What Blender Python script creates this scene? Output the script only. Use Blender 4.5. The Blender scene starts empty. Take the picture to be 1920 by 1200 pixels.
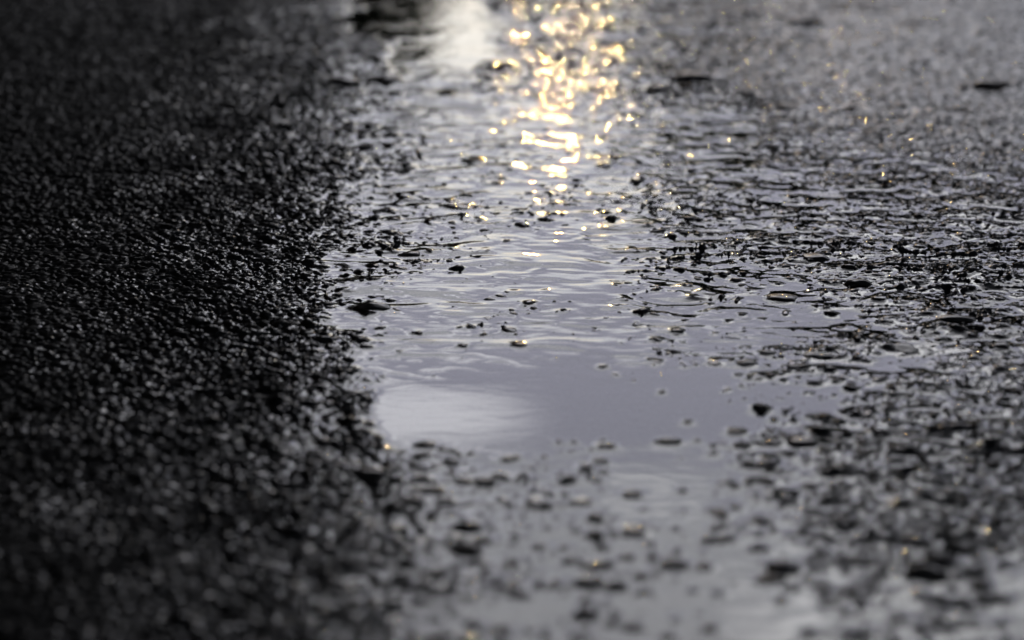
import bpy, bmesh, math, random
import numpy as np
from mathutils import Vector, Matrix, noise as mnoise

R = math.radians
sc = bpy.context.scene
C = sc.collection

# ------------------------------------------------------------------ camera
CAM_H, PITCH, LENS = 0.618, 18.0, 100.0
HT = 18.0 / LENS                                  # tan of half the horizontal angle
cd = bpy.data.cameras.new('camera')
cam = bpy.data.objects.new('camera', cd); C.objects.link(cam)
cam.location = (0, 0, CAM_H); cam.rotation_euler = (R(90 - PITCH), 0, 0)
cd.lens = LENS; cd.sensor_width = 36.0; cd.clip_start = 0.05; cd.clip_end = 5000
cd.dof.use_dof = True; cd.dof.focus_distance = 2.10; cd.dof.aperture_fstop = 3.9
cd.dof.aperture_blades = 0
sc.camera = cam

def at(px, py):
    """photo pixel (1920 x 1200) -> ground point (x, y)"""
    u = (px - 960) / 960 * HT; v = (600 - py) / 960 * HT
    p = R(PITCH)
    dx, dy, dz = u, math.cos(p) + v * math.sin(p), -math.sin(p) + v * math.cos(p)
    t = CAM_H / -dz
    return dx * t, dy * t
def to_px(x, y):
    p = R(PITCH)
    f = y * math.cos(p) + CAM_H * math.sin(p)
    u = y * math.sin(p) - CAM_H * math.cos(p)
    return 960 + x / f / HT * 960, 600 - u / f / HT * 960

# ------------------------------------------------------------------ helpers
def tag(o, label=None, cat=None, group=None, kind=None):
    if label: o['label'] = label
    if cat: o['category'] = cat
    if group: o['group'] = group
    if kind: o['kind'] = kind
    return o
def obj(name, me, mat, parent=None):
    o = bpy.data.objects.new(name, me); C.objects.link(o)
    if mat: me.materials.append(mat)
    if parent: o.parent = parent
    return o
def empty(name, loc, rz=0):
    o = bpy.data.objects.new(name, None); C.objects.link(o)
    o.location = loc; o.rotation_euler = (0, 0, rz); o.empty_display_size = .2
    return o
def np_mesh(name, co, quads, smooth=True):
    me = bpy.data.meshes.new(name)
    co = np.ascontiguousarray(co, np.float32); quads = np.ascontiguousarray(quads, np.int32)
    me.vertices.add(len(co)); me.vertices.foreach_set('co', co.ravel())
    n = len(quads)
    me.loops.add(n * 4); me.loops.foreach_set('vertex_index', quads.ravel())
    me.polygons.add(n)
    me.polygons.foreach_set('loop_start', np.arange(0, n * 4, 4, dtype=np.int32))
    me.update(calc_edges=True)
    if smooth: me.polygons.foreach_set('use_smooth', np.ones(n, bool))
    return me
def boxes_mesh(name, bl):
    bm = bmesh.new()
    for (x0, y0, z0, x1, y1, z1) in bl:
        vs = [bm.verts.new((x, y, z)) for z in (z0, z1) for x, y in ((x0, y0), (x1, y0), (x1, y1), (x0, y1))]
        for f in ((3, 2, 1, 0), (4, 5, 6, 7), (0, 1, 5, 4), (1, 2, 6, 5), (2, 3, 7, 6), (3, 0, 4, 7)):
            bm.faces.new([vs[i] for i in f])
    me = bpy.data.meshes.new(name); bm.to_mesh(me); bm.free(); return me

# ------------------------------------------------------------------ materials
def new_mat(name):
    m = bpy.data.materials.new(name); m.use_nodes = True
    nt = m.node_tree; nt.nodes.clear()
    out = nt.nodes.new('ShaderNodeOutputMaterial')
    return m, nt, out
def N(nt, t, **k):
    n = nt.nodes.new(t)
    for a, b in k.items(): setattr(n, a, b)
    return n
def wet_mat(name, c0, c1, rough=.34, bump=.10, scale=1000, coat=.02):
    m, nt, out = new_mat(name); L = nt.links.new
    p = N(nt, 'ShaderNodeBsdfPrincipled'); L(p.outputs[0], out.inputs[0])
    tc = N(nt, 'ShaderNodeTexCoord')
    n1 = N(nt, 'ShaderNodeTexNoise'); n1.inputs['Scale'].default_value = scale / 5; n1.inputs['Detail'].default_value = 3
    L(tc.outputs['Object'], n1.inputs['Vector'])
    r = N(nt, 'ShaderNodeValToRGB'); r.color_ramp.elements[0].position = .35; r.color_ramp.elements[1].position = .7
    r.color_ramp.elements[0].color = (*c0, 1); r.color_ramp.elements[1].color = (*c1, 1)
    L(n1.outputs['Fac'], r.inputs[0]); L(r.outputs[0], p.inputs['Base Color'])
    n2 = N(nt, 'ShaderNodeTexNoise'); n2.inputs['Scale'].default_value = scale; n2.inputs['Detail'].default_value = 2
    L(tc.outputs['Object'], n2.inputs['Vector'])
    b = N(nt, 'ShaderNodeBump'); b.inputs['Strength'].default_value = bump; b.inputs['Distance'].default_value = .0006
    L(n2.outputs['Fac'], b.inputs['Height']); L(b.outputs[0], p.inputs['Normal']); L(b.outputs[0], p.inputs['Coat Normal'])
    p.inputs['Roughness'].default_value = rough; p.inputs['Specular IOR Level'].default_value = .03
    p.inputs['Coat Weight'].default_value = 1; p.inputs['Coat Roughness'].default_value = coat; p.inputs['Coat IOR'].default_value = 1.36
    return m
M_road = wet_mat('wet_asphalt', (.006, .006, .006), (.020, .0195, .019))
# coat thinned to ever fewer specks leftward, building the light falloff into the surface
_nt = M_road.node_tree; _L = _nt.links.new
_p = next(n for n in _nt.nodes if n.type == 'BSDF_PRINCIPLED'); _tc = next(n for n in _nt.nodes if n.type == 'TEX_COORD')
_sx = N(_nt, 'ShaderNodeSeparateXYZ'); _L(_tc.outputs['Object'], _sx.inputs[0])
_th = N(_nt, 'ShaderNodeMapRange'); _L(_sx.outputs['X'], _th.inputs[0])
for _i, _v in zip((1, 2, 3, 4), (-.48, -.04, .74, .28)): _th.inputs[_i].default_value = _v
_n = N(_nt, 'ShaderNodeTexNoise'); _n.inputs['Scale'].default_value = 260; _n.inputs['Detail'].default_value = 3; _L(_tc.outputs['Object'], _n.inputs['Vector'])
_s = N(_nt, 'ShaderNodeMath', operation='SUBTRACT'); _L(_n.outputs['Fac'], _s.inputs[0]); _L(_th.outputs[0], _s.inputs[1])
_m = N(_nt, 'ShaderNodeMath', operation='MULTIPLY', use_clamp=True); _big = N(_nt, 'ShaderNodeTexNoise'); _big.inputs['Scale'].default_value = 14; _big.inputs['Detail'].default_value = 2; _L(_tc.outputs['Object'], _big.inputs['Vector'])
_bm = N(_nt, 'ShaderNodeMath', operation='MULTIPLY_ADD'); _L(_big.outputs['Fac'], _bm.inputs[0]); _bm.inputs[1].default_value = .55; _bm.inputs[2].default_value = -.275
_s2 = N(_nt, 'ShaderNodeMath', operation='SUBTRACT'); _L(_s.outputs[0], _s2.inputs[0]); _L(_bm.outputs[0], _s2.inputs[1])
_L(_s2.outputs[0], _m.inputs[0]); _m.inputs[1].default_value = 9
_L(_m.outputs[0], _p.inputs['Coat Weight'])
M_stone = wet_mat('wet_stone', (.008, .0078, .0076), (.024, .023, .022), rough=.35, bump=.12, scale=420, coat=.02)

def water_mat():
    m, nt, out = new_mat('puddle_water'); L = nt.links.new
    fr = N(nt, 'ShaderNodeFresnel'); fr.inputs['IOR'].default_value = 1.34
    tr = N(nt, 'ShaderNodeBsdfTransparent'); tr.inputs[0].default_value = (.72, .70, .66, 1)
    gl = N(nt, 'ShaderNodeBsdfGlossy'); gl.inputs['Color'].default_value = (1, 1, 1, 1); gl.inputs['Roughness'].default_value = .02
    mx = N(nt, 'ShaderNodeMixShader')
    L(fr.outputs[0], mx.inputs[0]); L(tr.outputs[0], mx.inputs[1]); L(gl.outputs[0], mx.inputs[2]); L(mx.outputs[0], out.inputs[0])
    return m
M_water = water_mat()
def plain(name, c0, c1, scale=3, rough=.8):
    m, nt, out = new_mat(name); L = nt.links.new
    p = N(nt, 'ShaderNodeBsdfPrincipled'); L(p.outputs[0], out.inputs[0])
    tc = N(nt, 'ShaderNodeTexCoord')
    n1 = N(nt, 'ShaderNodeTexNoise'); n1.inputs['Scale'].default_value = scale; n1.inputs['Detail'].default_value = 4
    L(tc.outputs['Object'], n1.inputs['Vector'])
    r = N(nt, 'ShaderNodeValToRGB'); r.color_ramp.elements[0].position = .3; r.color_ramp.elements[1].position = .7
    r.color_ramp.elements[0].color = (*c0, 1); r.color_ramp.elements[1].color = (*c1, 1)
    L(n1.outputs['Fac'], r.inputs[0]); L(r.outputs[0], p.inputs['Base Color']); p.inputs['Roughness'].default_value = rough
    return m
M_bark = plain('bark', (.03, .024, .018), (.07, .055, .04), 8)
M_leaf = plain('leaf', (.025, .045, .012), (.06, .09, .025), 1.5, .6)
M_brick = plain('dark_brick', (.05, .03, .024), (.11, .065, .05), 6)
M_roof = plain('slate', (.03, .03, .033), (.06, .06, .065), 4)
M_glass = plain('window_glass', (.01, .011, .012), (.02, .02, .022), 1, .12)
M_frame = plain('window_frame', (.10, .10, .10), (.16, .16, .155), 5, .5)
M_door = plain('door_paint', (.03, .04, .035), (.05, .06, .05), 4, .4)

# ------------------------------------------------------------------ height fields
rng = np.random.default_rng(7)
XL = 1.0475
xs = np.arange(-XL, XL + 1e-4, .00125, dtype=np.float32)
ratio = 1.00068
ny = int(math.log(3.75 / 1.12) / math.log(ratio))
ys = (1.12 * ratio ** np.arange(ny)).astype(np.float32)
X, Y = np.meshgrid(xs, ys)

def vnoise(x, y, seed):
    g = np.random.default_rng(seed).random((256, 256)).astype(np.float32)
    a = ((seed * 37) % 23 - 11) * .018            # each layer turned a little so that no ridge runs dead straight
    x, y = x + a * y + 17.3, y - a * .6 * x + 9.1
    fx = np.floor(x); fy = np.floor(y)
    tx = (x - fx); ty = (y - fy)
    ix = fx.astype(np.int32) & 255; iy = fy.astype(np.int32) & 255
    ix1 = (ix + 1) & 255; iy1 = (iy + 1) & 255
    tx = tx * tx * tx * (tx * (tx * 6 - 15) + 10); ty = ty * ty * ty * (ty * (ty * 6 - 15) + 10)
    a = g[iy, ix]; b = g[iy, ix1]; c = g[iy1, ix]; d = g[iy1, ix1]
    a += (b - a) * tx; c += (d - c) * tx
    return (a + (c - a) * ty) * 2 - 1

# mean level of the asphalt above (+) or below (-) the water level, in mm, as seen in the photograph
CTRL = [
 (0,0,4.5),(250,0,4),(450,60,4),(0,300,4.5),(300,300,4),(500,250,3),(0,600,4.5),(300,500,4),(480,450,3),(500,560,2.6),
 (0,900,4.5),(300,800,4),(500,760,3),(0,1200,4.5),(300,1150,4),(500,980,3.4),(520,1180,3.4),(560,660,3),
 (600,100,3),(600,300,2.2),(610,400,1.4),(570,480,1.2),(560,530,1.6),(650,500,-2.6),(650,590,-2.4),(600,590,.6),(610,640,1.6),
 (640,690,1.5),(700,680,-2.4),(680,760,1.6),(690,820,1.8),(745,760,-6),(745,810,-6),(850,760,-7),(950,760,-6.5),(950,810,-4.5),(850,805,-6),(1010,700,-4.6),
 (760,690,-3.6),(850,520,-3.6),(780,480,-2.4),(800,600,-2.6),(900,560,-2.6),(1000,480,-5),(1120,470,-4.2),(1050,545,-4),(1000,600,-3),(1200,500,-2.0),(1400,530,-1.5),
 (1300,600,-3.6),(1450,590,-4),(1560,590,-2.6),(1230,660,-2.8),(1450,700,-2.1),(1120,680,-3.8),(1200,770,-4.6),(1320,750,-4),(1420,800,-2.4),(1550,790,-1.1),(1560,700,-2.0),
 (1680,690,-3.0),(1620,650,-.6),(1740,740,.4),(1600,480,-.4),(1720,520,.5),(1640,560,-.3),(1880,440,-.4),(1840,510,.5),(1890,570,-.8),(1760,600,.7),
 (690,45,-2.8),(690,150,-1.2),(590,30,2.6),(570,150,2.8),(600,95,2.4),(680,100,1.8),(800,50,-5.5),(850,100,-6),(890,40,-5),(790,110,-5),(820,150,-1.2),(960,70,-.2),(1020,30,1.3),(1040,90,1.3),(1100,80,1.2),(1000,150,.3),(1060,170,-.4),(960,20,.6),(1200,60,1.0),(1080,140,-.6),(1000,200,-3.2),(850,190,-3.2),
 (850,250,-2.6),(850,320,-2.4),(1100,230,-2.6),(1100,320,-1.9),(960,350,-2.2),(1330,240,-3.4),(1250,320,-1.7),(1300,145,1.2),(920,140,.8),(1200,150,.4),(1400,180,.8),(1500,260,.9),(1430,350,-.9),(1600,340,.7),(1300,400,-1.1),(1500,420,-.7),
 (1700,250,2),(1850,100,2.6),(1650,100,2.4),(1450,80,2),(1880,250,2.2),(1880,340,1.6),(1750,420,.3),(1000,390,-1.0),(1100,420,-2.4),(860,390,-1.6),(740,390,-.9),(740,280,-.4),(720,440,-.9),(690,450,-.6),(820,420,-1.8),(800,350,-2),
 (830,850,-.9),(740,870,-.6),(1000,880,-1.4),(1240,885,-4.6),(1100,845,-3),(700,920,.3),(620,900,2.4),(620,1050,2.7),(650,1160,1.8),(720,1100,-.5),(850,940,-1.5),(1000,980,-2.0),
 (1200,1040,-2.0),(1000,1120,-2.1),(850,1180,-1.8),(1300,1110,-2.8),(1400,980,-1.9),(1450,1150,-3.6),(1750,1080,.6),(1620,1100,.2),(1780,1130,-.4),(1500,900,-1.0),(1600,850,.2),(1640,1000,.1),(1800,870,.3),(1880,890,-.7),(1800,1000,.9),
 (1850,1150,-1.4),(1700,1170,-1.1),(1560,1080,-1.4),(1640,780,.2),(1850,680,.9),(1850,780,.7)]
CTRL = np.array(CTRL, np.float64)
gx = np.linspace(-XL, XL, 240); gy = np.geomspace(1.12, 3.76, 260)
GX, GY = np.meshgrid(gx, gy)
PX, PY = to_px(GX, GY)
PX = np.clip(PX, -120, 2040); PY = np.clip(PY, -60, 1290)
acc = np.zeros_like(PX); wsum = np.zeros_like(PX)
for (cx, cy, cv) in CTRL:
    w = 1.0 / (((PX - cx) ** 2 + (1.7 * (PY - cy)) ** 2) + 120) ** 1.7
    acc += w * cv; wsum += w
cg = (acc / wsum).astype(np.float32)
fi = (X + XL) / (2 * XL) * 239; fi = np.clip(fi, 0, 238.999)
fj = np.log(Y / 1.12) / math.log(3.76 / 1.12) * 259; fj = np.clip(fj, 0, 258.999)
ii = fi.astype(np.int32); jj = fj.astype(np.int32); ti = fi - ii; tj = fj - jj
cmap = (cg[jj, ii] * (1 - ti) + cg[jj, ii + 1] * ti) * (1 - tj) + (cg[jj + 1, ii] * (1 - ti) + cg[jj + 1, ii + 1] * ti) * tj
del fi, fj, ii, jj, ti, tj

# domain warp so that no stone is a clean ellipse
WX = X + .0011 * vnoise(X / .0045, Y / .0045, 1) + .0006 * vnoise(X / .0019, Y / .0019, 2)
WY = Y + .0011 * vnoise(X / .0045, Y / .0045, 3) + .0006 * vnoise(X / .0019, Y / .0019, 4)

def stones(cell, p, mean, sd, tail, drop, seed, amin=.42, amax=.62, tilt=.1):
    r = np.random.default_rng(seed)
    n = 512
    jx = r.random((n, n)).astype(np.float32) * .8 + .1; jy = r.random((n, n)).astype(np.float32) * .8 + .1
    an = r.random((n, n)).astype(np.float32) * 6.283; ca = np.cos(an); sa = np.sin(an)
    ra = (amin + (amax - amin) * r.random((n, n))).astype(np.float32); rb = ra * (.55 + .4 * r.random((n, n))).astype(np.float32)
    top = (mean + sd * r.standard_normal((n, n)) + tail * r.exponential(1, (n, n)) ** 1.2).astype(np.float32)
    top = np.minimum(top, cell * 330)
    top[r.random((n, n)) > p] = -50
    tx = (r.standard_normal((n, n)) * tilt).astype(np.float32); ty = (r.standard_normal((n, n)) * tilt).astype(np.float32)
    u = WX / cell; v = WY / cell
    cu = np.floor(u).astype(np.int32); cv = np.floor(v).astype(np.int32)
    best = np.full(X.shape, -50, np.float32)
    for dj in (-1, 0, 1):
        for di in (-1, 0, 1):
            a = cu + di; b = cv + dj; ai = a & (n - 1); bi = b & (n - 1)
            k = bi * n + ai
            dx = u - a - jx.ravel()[k]; dy = v - b - jy.ravel()[k]
            c_, s_ = ca.ravel()[k], sa.ravel()[k]
            e = (dx * c_ + dy * s_) / ra.ravel()[k]; f = (dy * c_ - dx * s_) / rb.ravel()[k]
            q = e * e + f * f
            z = top.ravel()[k] + (e * tx.ravel()[k] + f * ty.ravel()[k]) * cell * 1000 * .5 - drop * np.minimum(q, 2.5) ** 2.2
            np.maximum(best, z, out=best)
    return best

big = stones(.0105, .34, -.3, .45, .62, 1.5, 11, .40, .60, .12)
mid = stones(.0055, .66, -.35, .40, .58, 1.1, 12, .42, .62, .13)
fin = stones(.0031, .85, -.55, .32, .36, .7, 13, .42, .60, .22)
H = np.maximum(np.maximum(big, mid), fin)
H = np.maximum(H, -2.6 + .3 * vnoise(X / .002, Y / .002, 21))
_pu, _pv = to_px(X, Y)
def sm(v, a, b):
    t = np.clip((v - a) / (b - a), 0, 1); return (t * t * (3 - 2 * t)).astype(np.float32)
relief = .50 + .10 * sm(_pv, 100, 400) + .40 * sm(_pu, 0, 520)                      # relief flattened at the left to darken it; the far right is flatter too
relief *= 1 - .30 * sm(_pu, 1250, 1600) - .22 * sm(_pu, 1250, 1550) * (1 - sm(_pv, 150, 380))
# low wandering ridges left by the roller, which break the water in chains of dark dashes
rv = vnoise(WX / .060, WY / .026, 81) + .35 * vnoise(WX / .022, WY / .011, 82)
ridge = np.clip(1 - np.abs(rv) * 9, 0, 1) * np.clip(.45 + 1.5 * vnoise(X / .035, Y / .03, 83), 0, 1)
rv = vnoise(WX / .045, WY / .019, 84) + .35 * vnoise(WX / .02, WY / .010, 85)
ridge = np.maximum(ridge, np.clip(1 - np.abs(rv) * 8, 0, 1) * np.clip(.35 + 1.5 * vnoise(X / .04, Y / .03, 86), 0, 1))
near = sm(_pv, 620, 800) * sm(_pu, 1250, 1500)
relief = (relief + .45 * near).astype(np.float32)
H = (H + .35) * relief - .35
H += (near * (.9 * vnoise(X / .013, Y / .008, 95) + .9 * vnoise(X / .026, Y / .017, 96))).astype(np.float32)
rmask = ridge * sm(_pu, 640, 760) * sm(_pv, 100, 190) * (1 - sm(_pv, 460, 660)) * (1 - .8 * sm(_pu, 1400, 1650) * (1 - sm(_pv, 250, 380)))
H += (1.7 * (1 - .75 * sm(_pu, 1400, 1650) * (1 - sm(_pv, 250, 380))) * ridge * sm(_pu, 640, 760) * (sm(_pv, 100, 190) * (1 - sm(_pv, 440, 500)) + .75 * sm(_pu, 1050, 1250) * sm(_pv, 440, 470) * (1 - sm(_pv, 620, 700)) + .62 * sm(_pv, 440, 480) * (1 - sm(_pv, 600, 660)))).astype(np.float32)
lump = .75 * vnoise(X / .045, Y / .038, 22) + .65 * vnoise(X / .024, Y / .011, 23) + .3 * vnoise(X / .009, Y / .009, 24)
cmap += np.interp(to_px(X, Y)[1].ravel(), [0, 130, 200, 430, 520, 700, 780, 830, 1200], [.8, .8, .45, .7, 1.2, 1.0, -.4, 1.35, 1.35]).astype(np.float32).reshape(X.shape)
cmap += (.75 * np.clip((to_px(X, Y)[0] - 1050) / 300, 0, 1)).astype(np.float32) * np.interp(Y, [1.45, 1.7, 2.4], [0, 1, .4]).astype(np.float32)
cmap += .8 * vnoise(X / .16, Y / .16, 61) * np.clip((cmap + 6.5) / 3, 0, 1)
H = (H + cmap + lump)
del big, mid, fin

# ---- the larger loose stones: (px, py, width px, height/width, outline seed, how deep it sits)
LOOSE = [
 # px, py, width, plan aspect, rot, thick, label
 (640,158,62,.8,.2,.55,'blurred dark lump at the left end of the far edge of the puddle'),
 (722,152,55,.8,1.2,.6,'blurred dark stone just left of the brightest strip of water'),
 (1300,150,80,.5,.1,.45,'long dark stone right of the golden glitter at the far end'),
 (1238,168,52,.7,.5,.5,'smaller dark stone beside the long one right of the glitter'),
 (1345,150,46,.7,.9,.5,'dark stone at the right end of the clump right of the glitter'),
 (1862,166,70,.7,.4,.6,'dark blurred stone near the upper right corner on grey asphalt'),
 (1508,47,72,.45,.1,.4,'thin flat dark stone near the top edge on grey asphalt'),
 (862,388,56,.5,.0,.35,'flat dark stone left of the golden sparkles mid picture'),
 (1792,603,66,.5,.0,.35,'flat dark stone with a bright waterline under it, by the right edge'),
 (1470,1068,62,.8,.9,.9,'tallest dark stone standing in the water at lower right'),
 (1445,1086,60,.5,.1,.5,'low dark stone leaning against the tallest one at lower right'),
 (1106,1092,58,.75,.4,.6,'dark rounded stone low in the puddle near the bottom edge'),
 (1572,978,44,.7,.2,.8,'dark squarish stone with a pale wet rim at right below centre'),
 (1255,829,52,.4,.0,.5,'narrow dark stone lying across the smooth grey water'),
 (1742,1078,78,.5,.1,.5,'wide black stone above the pale pool in the lower right corner'),
]
same = [(1126,837,28),(1186,997,50),(1185,928,40),(1262,1060,54),(1440,872,34),(880,1034,60),(905,905,46),(870,904,30),(1005,942,40),(845,870,28),
 (800,835,40),(690,893,66),(770,942,46),(835,942,44),(938,895,38),(950,862,28),(1290,792,22),(1380,810,36),(1450,830,34),(1505,832,50),(1405,905,26),
 (1440,905,30),(1350,963,36),(1130,1025,28),(1530,487,46),(1545,670,34),(1530,668,44),(1495,690,40),(1400,683,36),(1340,680,30),(1440,663,36),
 (1230,637,26),(955,618,26),(700,578,60),(770,478,40),(610,596,0),(1465,560,60),(1610,535,44),(1700,655,54)]
same = [s for s in same if s[2] > 0]
rnd = random.Random(5)
_try = 0
while len(same) < 105 and _try < 4000:              # the scatter of lesser stones over the near half of the water
    _try += 1
    px = rnd.uniform(680, 1640); py = rnd.uniform(835, 1200) if rnd.random() < .72 else rnd.uniform(560, 830)
    if py < 850 and px < 1420: continue
    if 1130 < px < 1330 and 850 < py < 920: continue
    if min(math.hypot(px - q_[0], 1.8 * (py - q_[1])) for q_ in same + LOOSE) < 46: continue
    same.append((px, py, rnd.uniform(11, 24) * (.8 + (py - 500) / 900)))
loose = []
for (px, py, w, asp, rot, th, lab) in LOOSE:
    loose.append((px, py, w, asp, rot, th, lab))
for (px, py, w) in same:
    loose.append((px, py, w, rnd.uniform(.6, .9), rnd.uniform(-.35, .35), rnd.uniform(.38, .6), None))
spots = []
for (px, py, w, asp, rot, th, lab) in loose:
    x, y = at(px, py)
    d = math.hypot(y, CAM_H)
    a = w / 960 * HT * d / 2 * 1.12                   # half width in metres
    spots.append((x, y, a, a * asp * 1.25, rot, th, lab))

def bil(F, x, y):
    i = int(round((x + XL) / .00125)); j = int(round(math.log(y / 1.12) / math.log(ratio)))
    i = min(max(i, 0), F.shape[1] - 1); j = min(max(j, 0), F.shape[0] - 1)
    return float(F[j, i])

# exposed height used for the meniscus (road grains and loose stones alike)
E = np.clip(H + .15, 0, 1.6)
stone_top = []
for (x, y, a, b, rot, th, lab) in spots:
    base = min(max(bil(cmap, x, y), -2.5), 3.0)
    topz = max(base, -.6) + (a * 1000) * th * .36 + .85
    stone_top.append(topz)
    i0 = int((x - 1.6 * a + XL) / .00125); i1 = int((x + 1.6 * a + XL) / .00125) + 1
    j0 = int(math.log((y - 1.6 * a) / 1.12) / math.log(ratio)); j1 = int(math.log((y + 1.6 * a) / 1.12) / math.log(ratio)) + 1
    i0, j0 = max(i0, 0), max(j0, 0)
    sx = X[j0:j1, i0:i1] - x; sy = Y[j0:j1, i0:i1] - y
    e = (sx * math.cos(rot) + sy * math.sin(rot)) / a; f = (sy * math.cos(rot) - sx * math.sin(rot)) / b
    q = e * e + f * f
    E[j0:j1, i0:i1] = np.maximum(E[j0:j1, i0:i1], np.where(q < .8, .95, 0))

def blur(F, s):
    """gaussian blur by s cells both ways"""
    k = int(3 * s) + 1
    w = np.exp(-.5 * (np.arange(-k, k + 1) / s) ** 2); w /= w.sum()
    P = np.pad(F, ((0, 0), (k, k)), mode='edge'); o = np.zeros_like(F)
    for i, ww in enumerate(w): o += np.float32(ww) * P[:, i:i + F.shape[1]]
    P = np.pad(o, ((k, k), (0, 0)), mode='edge'); o = np.zeros_like(F)
    for i, ww in enumerate(w): o += np.float32(ww) * P[i:i + F.shape[0], :]
    return o
rw = blur(rmask.astype(np.float32), 1.7)
men = .42 * blur(E, 1.6) + .35 * blur(E, 3.4)

# ripples: wind from behind, stronger at the far end, almost calm in the near left pool
PXf, PYf = to_px(X, Y)
amp = np.interp(PYf.ravel(), [-200, 150, 420, 520, 640, 720, 830, 1200], [.40, .34, .32, .27, .23, .016, .012, .10]).astype(np.float32).reshape(X.shape)
wx = X + .012 * vnoise(X / .03, Y / .03, 31); wy = Y + .013 * vnoise(X / .045, Y / .04, 32) + .004 * vnoise(X / .018, Y / .018, 37)
r1 = 1 - np.abs(vnoise(wx / .050, wy / .021, 33)) * 2
r2 = vnoise(wx / .026, wy / .0105, 34)
r3 = vnoise(wx / .075, wy / .033, 35)
r4 = vnoise(X / .011, Y / .0052, 36)
calm = (1 - .88 * sm(_pu, 560, 640) * (1 - sm(_pu, 900, 970)) * (1 - sm(_pv, 110, 170)) * (.95 + .05 * vnoise(X / .05, Y / .03, 91)))
rip = calm * amp * (.45 * blur(r1.astype(np.float32), 2.5) + .75 * r2 + 1.3 * r3 + .26 * r4) + .13 * calm * r4 * np.interp(Y, [2.05, 2.6], [0, 1]).astype(np.float32)
W = men + rip + .85 * rw
# the thin film that surface tension draws over the asphalt outside the puddle
film_off = np.interp(to_px(X, Y)[0].ravel(), [0, 350, 600, 800, 1300, 1700, 1920], [-1.2, -.85, -.22, .10, .20, .24, .20]).astype(np.float32).reshape(X.shape)
_pu, _pv = to_px(X, Y)
film_off -= (.14 * np.clip(1.4 - np.abs(_pu - 1050) / 130, 0, 1) * np.clip((200 - _pv) / 50, 0, 1)).astype(np.float32)
film_off -= (1.15 * np.clip((_pu - 1180) / 200, 0, 1) * np.clip((360 - _pv) / 160, 0, 1)).astype(np.float32)
film_off += (.30 * np.clip((_pu - 620) / 200, 0, 1) * np.clip((1750 - _pu) / 400, 0, 1) * np.clip((470 - _pv) / 80, 0, 1)).astype(np.float32)
film_off += (.22 * near).astype(np.float32)
film_off += .16 * vnoise(X / .06, Y / .05, 71) + .10 * vnoise(X / .02, Y / .015, 72)
film = .5 * blur(H, 2.2) + .5 * blur(H, 5.0) + film_off + .25 * blur(E, 1.8) * 0
kk = np.float32(.18)
W = kk * np.logaddexp(W / kk, film / kk)
glit = sm(_pu, 880, 960) * (1 - sm(_pu, 1150, 1280)) * (1 - sm(_pv, 60, 190))
rip = (rip * (1 - .4 * glit) + glit * (.22 * vnoise(X / .0078, Y / .0068, 93) + .18 * vnoise(X / .013, Y / .010, 94)) + .07 * (1 - glit) * sm(_pu, 800, 900) * (1 - sm(_pu, 1450, 1600)) * (1 - sm(_pv, 380, 470)) * vnoise(X / .0095, Y / .0080, 97)).astype(np.float32)
del PXf, PYf, wx, wy, r1, r2, r3, r4

nyv, nxv = X.shape
idx = np.arange(nyv * nxv, dtype=np.int32).reshape(nyv, nxv)
quads = np.stack([idx[:-1, :-1], idx[:-1, 1:], idx[1:, 1:], idx[1:, :-1]], -1).reshape(-1, 4)

# ---- road: the finely modelled stretch and the road all round it, one sheet
co = np.stack([X, Y, H * .001], -1).reshape(-1, 3)
co_edge = co.reshape(nyv, nxv, 3)
ring = []; rq = []
base = len(co)
FAR = 2500.0
def skirt(edge_idx, outx, outy):
    """quads from a border row of the fine stretch out to the far rim"""
    global base
    k = len(edge_idx); step = 12
    sel = list(range(0, k, step));
    if sel[-1] != k - 1: sel.append(k - 1)
    prev = None
    for s in sel:
        v = co[edge_idx[s]]
        ring.append((outx(v[0]), outy(v[1]), 0.0)); cur = base; base += 1
        if prev is not None:
            ps, pc = prev
            for q in range(ps, s):           # fan of slim triangles as quads with a repeated far corner avoided
                pass
            rq.append((edge_idx[ps], pc, cur, edge_idx[s]))
        prev = (s, cur)
skirt(idx[0, :], lambda x: x * 1500, lambda y: -FAR)
skirt(idx[-1, ::-1], lambda x: x * 1500, lambda y: FAR)
skirt(idx[::-1, 0], lambda x: -FAR, lambda y: (y - 2.2) * 1500)
skirt(idx[:, -1], lambda x: FAR, lambda y: (y - 2.2) * 1500)
# the skirts meet corner to corner through four plain quads
def cornerq(i, sx, sy):
    global base
    v = co[i]
    a = (v[0] * 1500, sy * FAR, 0); b = (sx * FAR, sy * FAR, 0); c = (sx * FAR, (v[1] - 2.2) * 1500, 0)
    ring.extend([a, b, c]); q = (i, base, base + 1, base + 2) if sx * sy > 0 else (i, base + 2, base + 1, base)
    rq.append(q if sx * sy < 0 else (q[0], q[3], q[2], q[1])); base += 3
cornerq(idx[0, 0], -1, -1); cornerq(idx[0, -1], 1, -1); cornerq(idx[-1, -1], 1, 1); cornerq(idx[-1, 0], -1, 1)
co_all = np.vstack([co, np.array(ring, np.float32)])
q_all = np.vstack([quads, np.array(rq, np.int32)])
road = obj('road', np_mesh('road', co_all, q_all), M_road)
tag(road, kind='structure')

# ---- water wherever its surface lies above the asphalt
vis = (W > H - .25)
f = vis[:-1, :-1] | vis[:-1, 1:] | vis[1:, 1:] | vis[1:, :-1]
edge = np.zeros_like(f); edge[2:-2, 2:-2] = True
f &= edge
wq = quads.reshape(nyv - 1, nxv - 1, 4)[f]
used = np.zeros(nyv * nxv, bool); used[wq.ravel()] = True
remap = np.cumsum(used).astype(np.int32) - 1
wco = np.stack([X, Y, W * .001], -1).reshape(-1, 3)[used]
water = obj('puddle', np_mesh('puddle', wco, remap[wq]), M_water)
tag(water, kind='structure')

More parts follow.
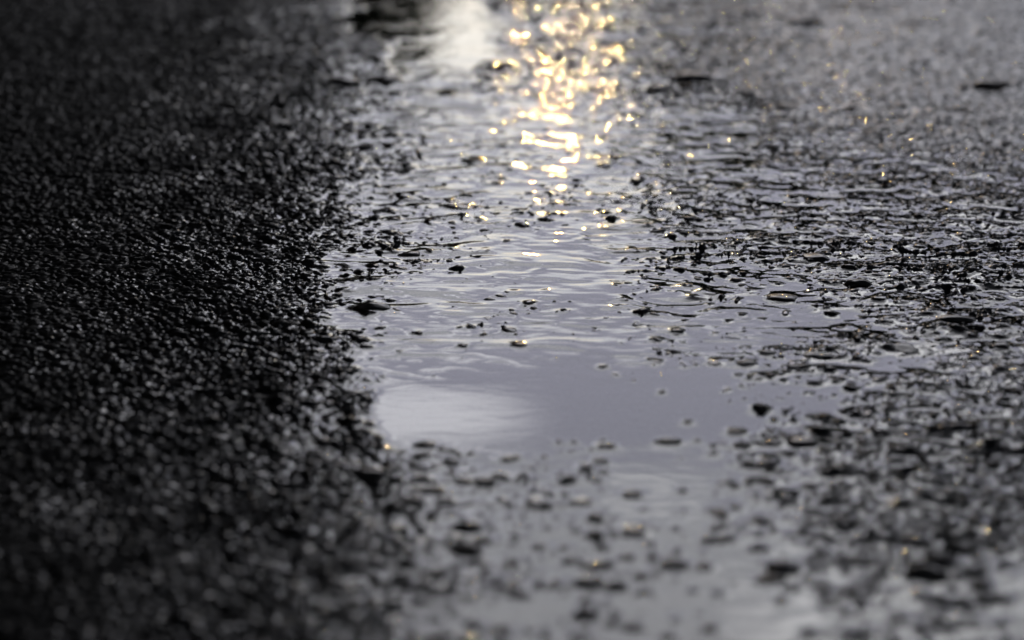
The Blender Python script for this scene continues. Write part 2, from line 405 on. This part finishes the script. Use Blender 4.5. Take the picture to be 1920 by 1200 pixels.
# ---- loose stones
def stone_mesh(seed):
    bm = bmesh.new(); bmesh.ops.create_icosphere(bm, subdivisions=4, radius=1)
    o = Vector((seed * 7.3, seed * 3.1, seed * 1.7))
    r = random.Random(seed)
    cuts = []
    for _ in range(7):
        n = Vector((r.gauss(0, 1), r.gauss(0, 1), r.gauss(.2, .7))).normalized(); cuts.append((n, r.uniform(.62, .88)))
    for v in bm.verts:
        p = v.co.copy()
        for n, d in cuts:
            k = p.dot(n) - d
            if k > 0: p -= n * k * .85
        p *= 1 + .12 * mnoise.noise(p * 1.6 + o) + .05 * mnoise.noise(p * 5 + o)
        v.co = p
    for fc in bm.faces: fc.smooth = True
    me = bpy.data.meshes.new('stone'); bm.to_mesh(me); bm.free(); me.materials.append(M_stone); return me
protos = [stone_mesh(s) for s in range(1, 9)]
for n, ((x, y, a, b, rot, th, lab), tz) in enumerate(zip(spots, stone_top)):
    o = bpy.data.objects.new('stone', protos[n % 8]); C.objects.link(o)
    hz = max(a * th * .6, .0018)
    o.location = (x, y, tz * .001 - hz); o.rotation_euler = (rnd.uniform(-.08, .08), rnd.uniform(-.08, .08), rot + (math.pi if n % 3 == 0 else 0))
    o.scale = (a * 1.05, b * 1.05, hz * 1.1)
    if lab: tag(o, lab, 'stone')
    else: tag(o, 'small dark wet stone breaking the surface of the shallow puddle', 'stone', 'small dark stones standing out of the puddle')

# ------------------------------------------------------------------ the surroundings that the puddle mirrors, and added sun blockers
def make_building(name, x0, y0, x1, y1, h, label, nwin):
    root = empty(name, ((x0 + x1) / 2, (y0 + y1) / 2, 0)); tag(root, label, 'building')
    w, d = (x1 - x0) / 2, (y1 - y0) / 2
    obj('wall', boxes_mesh('wall', [(-w, -d, -.05, w, d, h)]), M_brick, root)
    bm = bmesh.new()
    pts = [(-w - .4, -d - .4, h), (w + .4, -d - .4, h), (w + .4, d + .4, h), (-w - .4, d + .4, h), (-w * .5, 0, h + 1.8), (w * .5, 0, h + 1.8)]
    vs = [bm.verts.new((p[0], p[1], p[2] + .003)) for p in pts]
    for fc in ((0, 1, 5, 4), (1, 2, 5), (2, 3, 4, 5), (3, 0, 4), (3, 2, 1, 0)): bm.faces.new([vs[i] for i in fc])
    me = bpy.data.meshes.new('roof'); bm.to_mesh(me); bm.free(); rf = obj('roof', me, M_roof, root)
    obj('chimney', boxes_mesh('chimney', [(-w * .4, -.4, h + 1.0, -w * .4 + .9, .4, h + 2.8)]), M_brick, rf)
    for face in ('front', 'side'):
        L_ = 2 * w if face == 'front' else 2 * d
        k = max(2, int(L_ / 2.6))
        for fl in range(int(h / 3)):
            for i in range(k):
                c = -L_ / 2 + (i + .5) * L_ / k; z = 1 + 3 * fl
                if fl == 0 and i == k // 2 and face == 'front':
                    dr = obj('door', boxes_mesh('door', [(c - .5, -d - .05, 0, c + .5, -d - .003, 2.2)]), M_door, root)
                    obj('handle', boxes_mesh('handle', [(c + .32, -d - .12, 1.0, c + .42, -d - .053, 1.06)]), M_frame, dr); continue
                if face == 'front':
                    fr = [(c - .6, -d - .06, z, c - .52, -d - .003, z + 1.5), (c + .52, -d - .06, z, c + .6, -d - .003, z + 1.5), (c - .52, -d - .06, z, c + .52, -d - .003, z + .08), (c - .52, -d - .06, z + 1.42, c + .52, -d - .003, z + 1.5)]
                    gl = [(c - .52, -d - .03, z + .08, c + .52, -d - .004, z + 1.42)]
                else:
                    fr = [(w + .003, c - .6, z, w + .06, c - .52, z + 1.5), (w + .003, c + .52, z, w + .06, c + .6, z + 1.5), (w + .003, c - .52, z, w + .06, c + .52, z + .08), (w + .003, c - .52, z + 1.42, w + .06, c + .52, z + 1.5)]
                    gl = [(w + .004, c - .52, z + .08, w + .03, c + .52, z + 1.42)]
                wn = obj('window', boxes_mesh('window', fr), M_frame, root)
                obj('pane', boxes_mesh('pane', gl), M_glass, wn)
    return root
make_building('brick_building', -13, 20, -1.75, 25, 23, 'tall dark brick building standing ahead on the left of the road', 4)
make_building('brick_building', -11, -3, -4.2, 16, 12, 'long dark brick building running along the left side of the road', 4)

wr = empty('sun_block_wall', (-5.87, 16, 0)); tag(wr, 'added unseen high brick wall keeping sun off the left of the road', 'wall')  # wall added out of view to hold the sun off the left ground
obj('brickwork', boxes_mesh('brickwork', [(-6, -.12, -.05, 6, .12, 2.46)]), M_brick, wr)
obj('coping', boxes_mesh('coping', [(-6.03, -.16, 2.46, 6.03, .16, 2.53)]), M_roof, wr)

def leaf_cloud(centres, n, size, seed):
    r = np.random.default_rng(seed)
    ce = np.array(centres, np.float32)
    k = r.integers(0, len(ce), n)
    v = r.standard_normal((n, 3)); v /= np.linalg.norm(v, axis=1)[:, None]
    rad = ce[k, 3:4] * r.random((n, 1)) ** .45
    p = ce[k, :3] + v * rad * np.array([1, 1, .8])
    a = r.standard_normal((n, 3)); a /= np.linalg.norm(a, axis=1)[:, None]
    b = np.cross(a, r.standard_normal((n, 3))); b /= np.linalg.norm(b, axis=1)[:, None]
    s = size * (.6 + .8 * r.random((n, 1)))
    co = np.stack([p - a * s, p - b * s * .5, p + a * s, p + b * s * .5], 1).reshape(-1, 3)
    return np_mesh('crown', co, np.arange(n * 4).reshape(-1, 4), smooth=False)
def trunk_mesh(h, r0, seed):
    r = random.Random(seed); bm = bmesh.new()
    def limb(p0, p1, ra, rb):
        d = (p1 - p0); m = d.to_track_quat('Z', 'Y').to_matrix().to_4x4(); m.translation = (p0 + p1) / 2
        bmesh.ops.create_cone(bm, cap_ends=True, segments=8, radius1=ra, radius2=rb, depth=d.length, matrix=m)
    limb(Vector((0, 0, -.1)), Vector((0, 0, h * .5)), r0, r0 * .6); tips = []
    for i in range(6):
        a = i * 1.05 + r.uniform(-.2, .2)
        t = Vector((math.cos(a) * h * .2, math.sin(a) * h * .2, h * r.uniform(.55, .8)))
        limb(Vector((0, 0, h * r.uniform(.28, .45))), t, r0 * .4, r0 * .12); tips.append(t)
    limb(Vector((0, 0, h * .5)), Vector((0, 0, h * .85)), r0 * .55, r0 * .15); tips.append(Vector((0, 0, h * .82)))
    me = bpy.data.meshes.new('trunk'); bm.to_mesh(me); bm.free(); return me, tips
hd = leaf_cloud([(x_ * .35, y_ * .3, z_ * .3 + .3, .38) for x_ in range(24) for y_ in range(3) for z_ in range(6)], 26000, .05, 77)
hd.materials.append(M_leaf); ho = obj('shade_hedge', hd, None); ho.location = (1.0, 12, 0)  # leaf block added out of view to cut the sun on the right
tag(ho, 'added unseen dark green hedge at the right of the road', 'shade_hedge')
kinds = []
for s in range(4):
    tm, tips = trunk_mesh(9, .28, s)
    cen = [(t.x, t.y, t.z, random.Random(s * 9 + i).uniform(1.3, 2.0)) for i, t in enumerate(tips)]
    tm.materials.append(M_bark); cm = leaf_cloud(cen, 9000 if s < 3 else 2600, .17, s + 40); cm.materials.append(M_leaf)
    kinds.append((tm, cm))
def place_tree(k, x, y, s, rz, label, group=None):
    root = empty('tree', (x, y, 0), rz); root.scale = (s, s, s); tag(root, label, 'tree', group)
    for nm, me in zip(('trunk', 'crown'), kinds[k]):
        o = bpy.data.objects.new(nm, me); C.objects.link(o); o.parent = root
r = random.Random(3)
def az_xy(az, dist): return math.sin(R(az)) * dist, math.cos(R(az)) * dist
# (azimuth, distance, height of the top as an elevation angle)
for n, (az, dist, el) in enumerate([(-6.9, 44, 14.6), (-7.6, 46, 14), (-1.6, 60, 6.2), (-.1, 62, 10.0), (1.4, 58, 10.6), (3.4, 60, 9.8), (8.2, 57, 16.5), (9.8, 52, 15.5), (12.5, 50, 17), (15.5, 50, 17), (20, 50, 16), (25, 52, 16), (24, 60, 10), (29, 58, 11), (35, 58, 11)]):
    x, y = az_xy(az, dist); place_tree(3 if 3 <= n <= 4 else n % 3, x, y, dist * math.tan(R(el)) / 9.2, r.uniform(0, 6), 'broad leafy tree in the row that closes the far end of the road', 'row of trees at the far end of the road')

# ------------------------------------------------------------------ light
SUN_EL, SUN_AZ = 9.6, 0.95
sd = bpy.data.lights.new('sun', 'SUN'); sd.energy = .12; sd.angle = R(.5); sd.color = (1, .55, .15)
so = bpy.data.objects.new('sun', sd); C.objects.link(so)
dirv = Vector((math.sin(R(SUN_AZ)) * math.cos(R(SUN_EL)), math.cos(R(SUN_AZ)) * math.cos(R(SUN_EL)), math.sin(R(SUN_EL))))
so.rotation_euler = dirv.to_track_quat('Z', 'Y').to_euler()

w = bpy.data.worlds.new('World'); sc.world = w; w.use_nodes = True
nt = w.node_tree; nt.nodes.clear(); L = nt.links.new
out = N(nt, 'ShaderNodeOutputWorld'); bg = N(nt, 'ShaderNodeBackground'); L(bg.outputs[0], out.inputs[0]); bg.inputs[1].default_value = .1
sky = N(nt, 'ShaderNodeTexSky', sky_type='NISHITA'); sky.sun_disc = False
sky.sun_elevation = R(SUN_EL); sky.sun_rotation = R(SUN_AZ)
tc = N(nt, 'ShaderNodeTexCoord')
sep = N(nt, 'ShaderNodeSeparateXYZ'); L(tc.outputs['Generated'], sep.inputs[0])
mp = N(nt, 'ShaderNodeMapping'); mp.inputs['Scale'].default_value = (1, 1, 3.2); L(tc.outputs['Generated'], mp.inputs[0])
cn = N(nt, 'ShaderNodeTexNoise'); cn.inputs['Scale'].default_value = 5.5; cn.inputs['Detail'].default_value = 6; cn.inputs['Roughness'].default_value = .55
L(mp.outputs[0], cn.inputs['Vector'])
# cloud layers by height above the horizon, their edges broken up by the noise
def math_n(op, a, b=None, clamp=False):
    m = N(nt, 'ShaderNodeMath', operation=op, use_clamp=clamp)
    for i, v in enumerate((a, b)):
        if v is None: continue
        if isinstance(v, (int, float)): m.inputs[i].default_value = v
        else: L(v, m.inputs[i])
    return m.outputs[0]
hgt = math_n('ADD', sep.outputs['Z'], math_n('MULTIPLY', math_n('SUBTRACT', cn.outputs['Fac'], .5), .07))
ramp = N(nt, 'ShaderNodeValToRGB'); L(hgt, ramp.inputs[0])
el = ramp.color_ramp; el.interpolation = 'EASE'
stops = [(0.0, (9, 8.2, 7.4)), (.17, (24, 21.5, 18)), (.215, (22, 21.5, 20.5)), (.235, (19, 19.3, 20)), (.268, (19, 19.6, 21.6)), (.30, (11.1, 11.3, 14.3)), (.345, (11.5, 11.7, 14.5)), (.375, (16.5, 16.8, 18.4)), (.43, (23, 23, 24.4)), (.51, (10, 10, 10.8)), (.62, (3.2, 3.2, 3.8)), (.75,(2,2,2.4)), (1.0, (2.2, 2.3, 2.7))]
MAXC = 40.0
while len(el.elements) < len(stops): el.elements.new(.5)
for e, (p, c) in zip(el.elements, stops):
    e.position = p; e.color = (c[0] / MAXC, c[1] / MAXC, c[2] / MAXC, 1)
sc_ = N(nt, 'ShaderNodeVectorMath', operation='SCALE'); L(ramp.outputs[0], sc_.inputs[0]); sc_.inputs['Scale'].default_value = MAXC
# thin bright breaks in the cloud
def gap(az, elv, width, gain, prev, squash=1.0):
    d = Vector((math.sin(R(az)) * math.cos(R(elv)), math.cos(R(az)) * math.cos(R(elv)), math.sin(R(elv))))
    sub = N(nt, 'ShaderNodeVectorMath', operation='SUBTRACT'); L(tc.outputs['Generated'], sub.inputs[0]); sub.inputs[1].default_value = d
    mu = N(nt, 'ShaderNodeVectorMath', operation='MULTIPLY'); L(sub.outputs[0], mu.inputs[0]); mu.inputs[1].default_value = (1, 1, squash)
    ln = N(nt, 'ShaderNodeVectorMath', operation='LENGTH'); L(mu.outputs[0], ln.inputs[0])
    t = math_n('SUBTRACT', ln.outputs['Value'], math_n('MULTIPLY', math_n('SUBTRACT', cn.outputs['Fac'], .5), width * .9))
    mr = N(nt, 'ShaderNodeMapRange', interpolation_type='SMOOTHSTEP'); L(t, mr.inputs[0])
    mr.inputs[1].default_value = width * 1.25; mr.inputs[2].default_value = width * .5; mr.inputs[3].default_value = 0; mr.inputs[4].default_value = gain
    return math_n('ADD', prev, mr.outputs[0])
g = gap(-2.1, 19.9, .046, .95, 0.0, 3.8)
g = gap(3.0, 21.6, .02, .35, g, 3)
g = gap(8.6, 24.4, .06, 1.1, g, 2)
g = gap(-2.1, 12.5, .034, .15, g, 1.2)
gv = N(nt, 'ShaderNodeVectorMath', operation='SCALE'); gv.inputs[0].default_value = (17, 17, 16.6); L(g, gv.inputs['Scale'])
ga = N(nt, 'ShaderNodeVectorMath', operation='ADD'); L(sc_.outputs[0], ga.inputs[0]); L(gv.outputs[0], ga.inputs[1])
sc2 = N(nt, 'ShaderNodeVectorMath', operation='SCALE'); L(ga.outputs[0], sc2.inputs[0]); 
back = N(nt, 'ShaderNodeMapRange', interpolation_type='SMOOTHSTEP'); L(sep.outputs['Y'], back.inputs[0])
back.inputs[1].default_value = .70; back.inputs[2].default_value = .96; back.inputs[3].default_value = .05; back.inputs[4].default_value = 1.0
L(back.outputs[0], sc2.inputs['Scale'])
mix = N(nt, 'ShaderNodeMix', data_type='RGBA'); mix.inputs[0].default_value = .92
L(sky.outputs[0], mix.inputs[6]); L(sc2.outputs[0], mix.inputs[7]); L(mix.outputs[2], bg.inputs[0])

# ------------------------------------------------------------------ render
vs = sc.view_settings; sc.display_settings.display_device = 'sRGB'
vs.view_transform = 'Standard'; vs.look = 'None'; vs.gamma = 1; vs.use_curve_mapping = False; vs.exposure = 0.45
cy = sc.cycles
cy.max_bounces = 5; cy.diffuse_bounces = 1; cy.glossy_bounces = 3; cy.transparent_max_bounces = 6
cy.use_denoising = True; cy.denoiser = 'OPENIMAGEDENOISE'; cy.denoising_input_passes = 'RGB_ALBEDO_NORMAL'; cy.sample_clamp_indirect = 4; cy.sample_clamp_direct = 0; cy.caustics_reflective = False
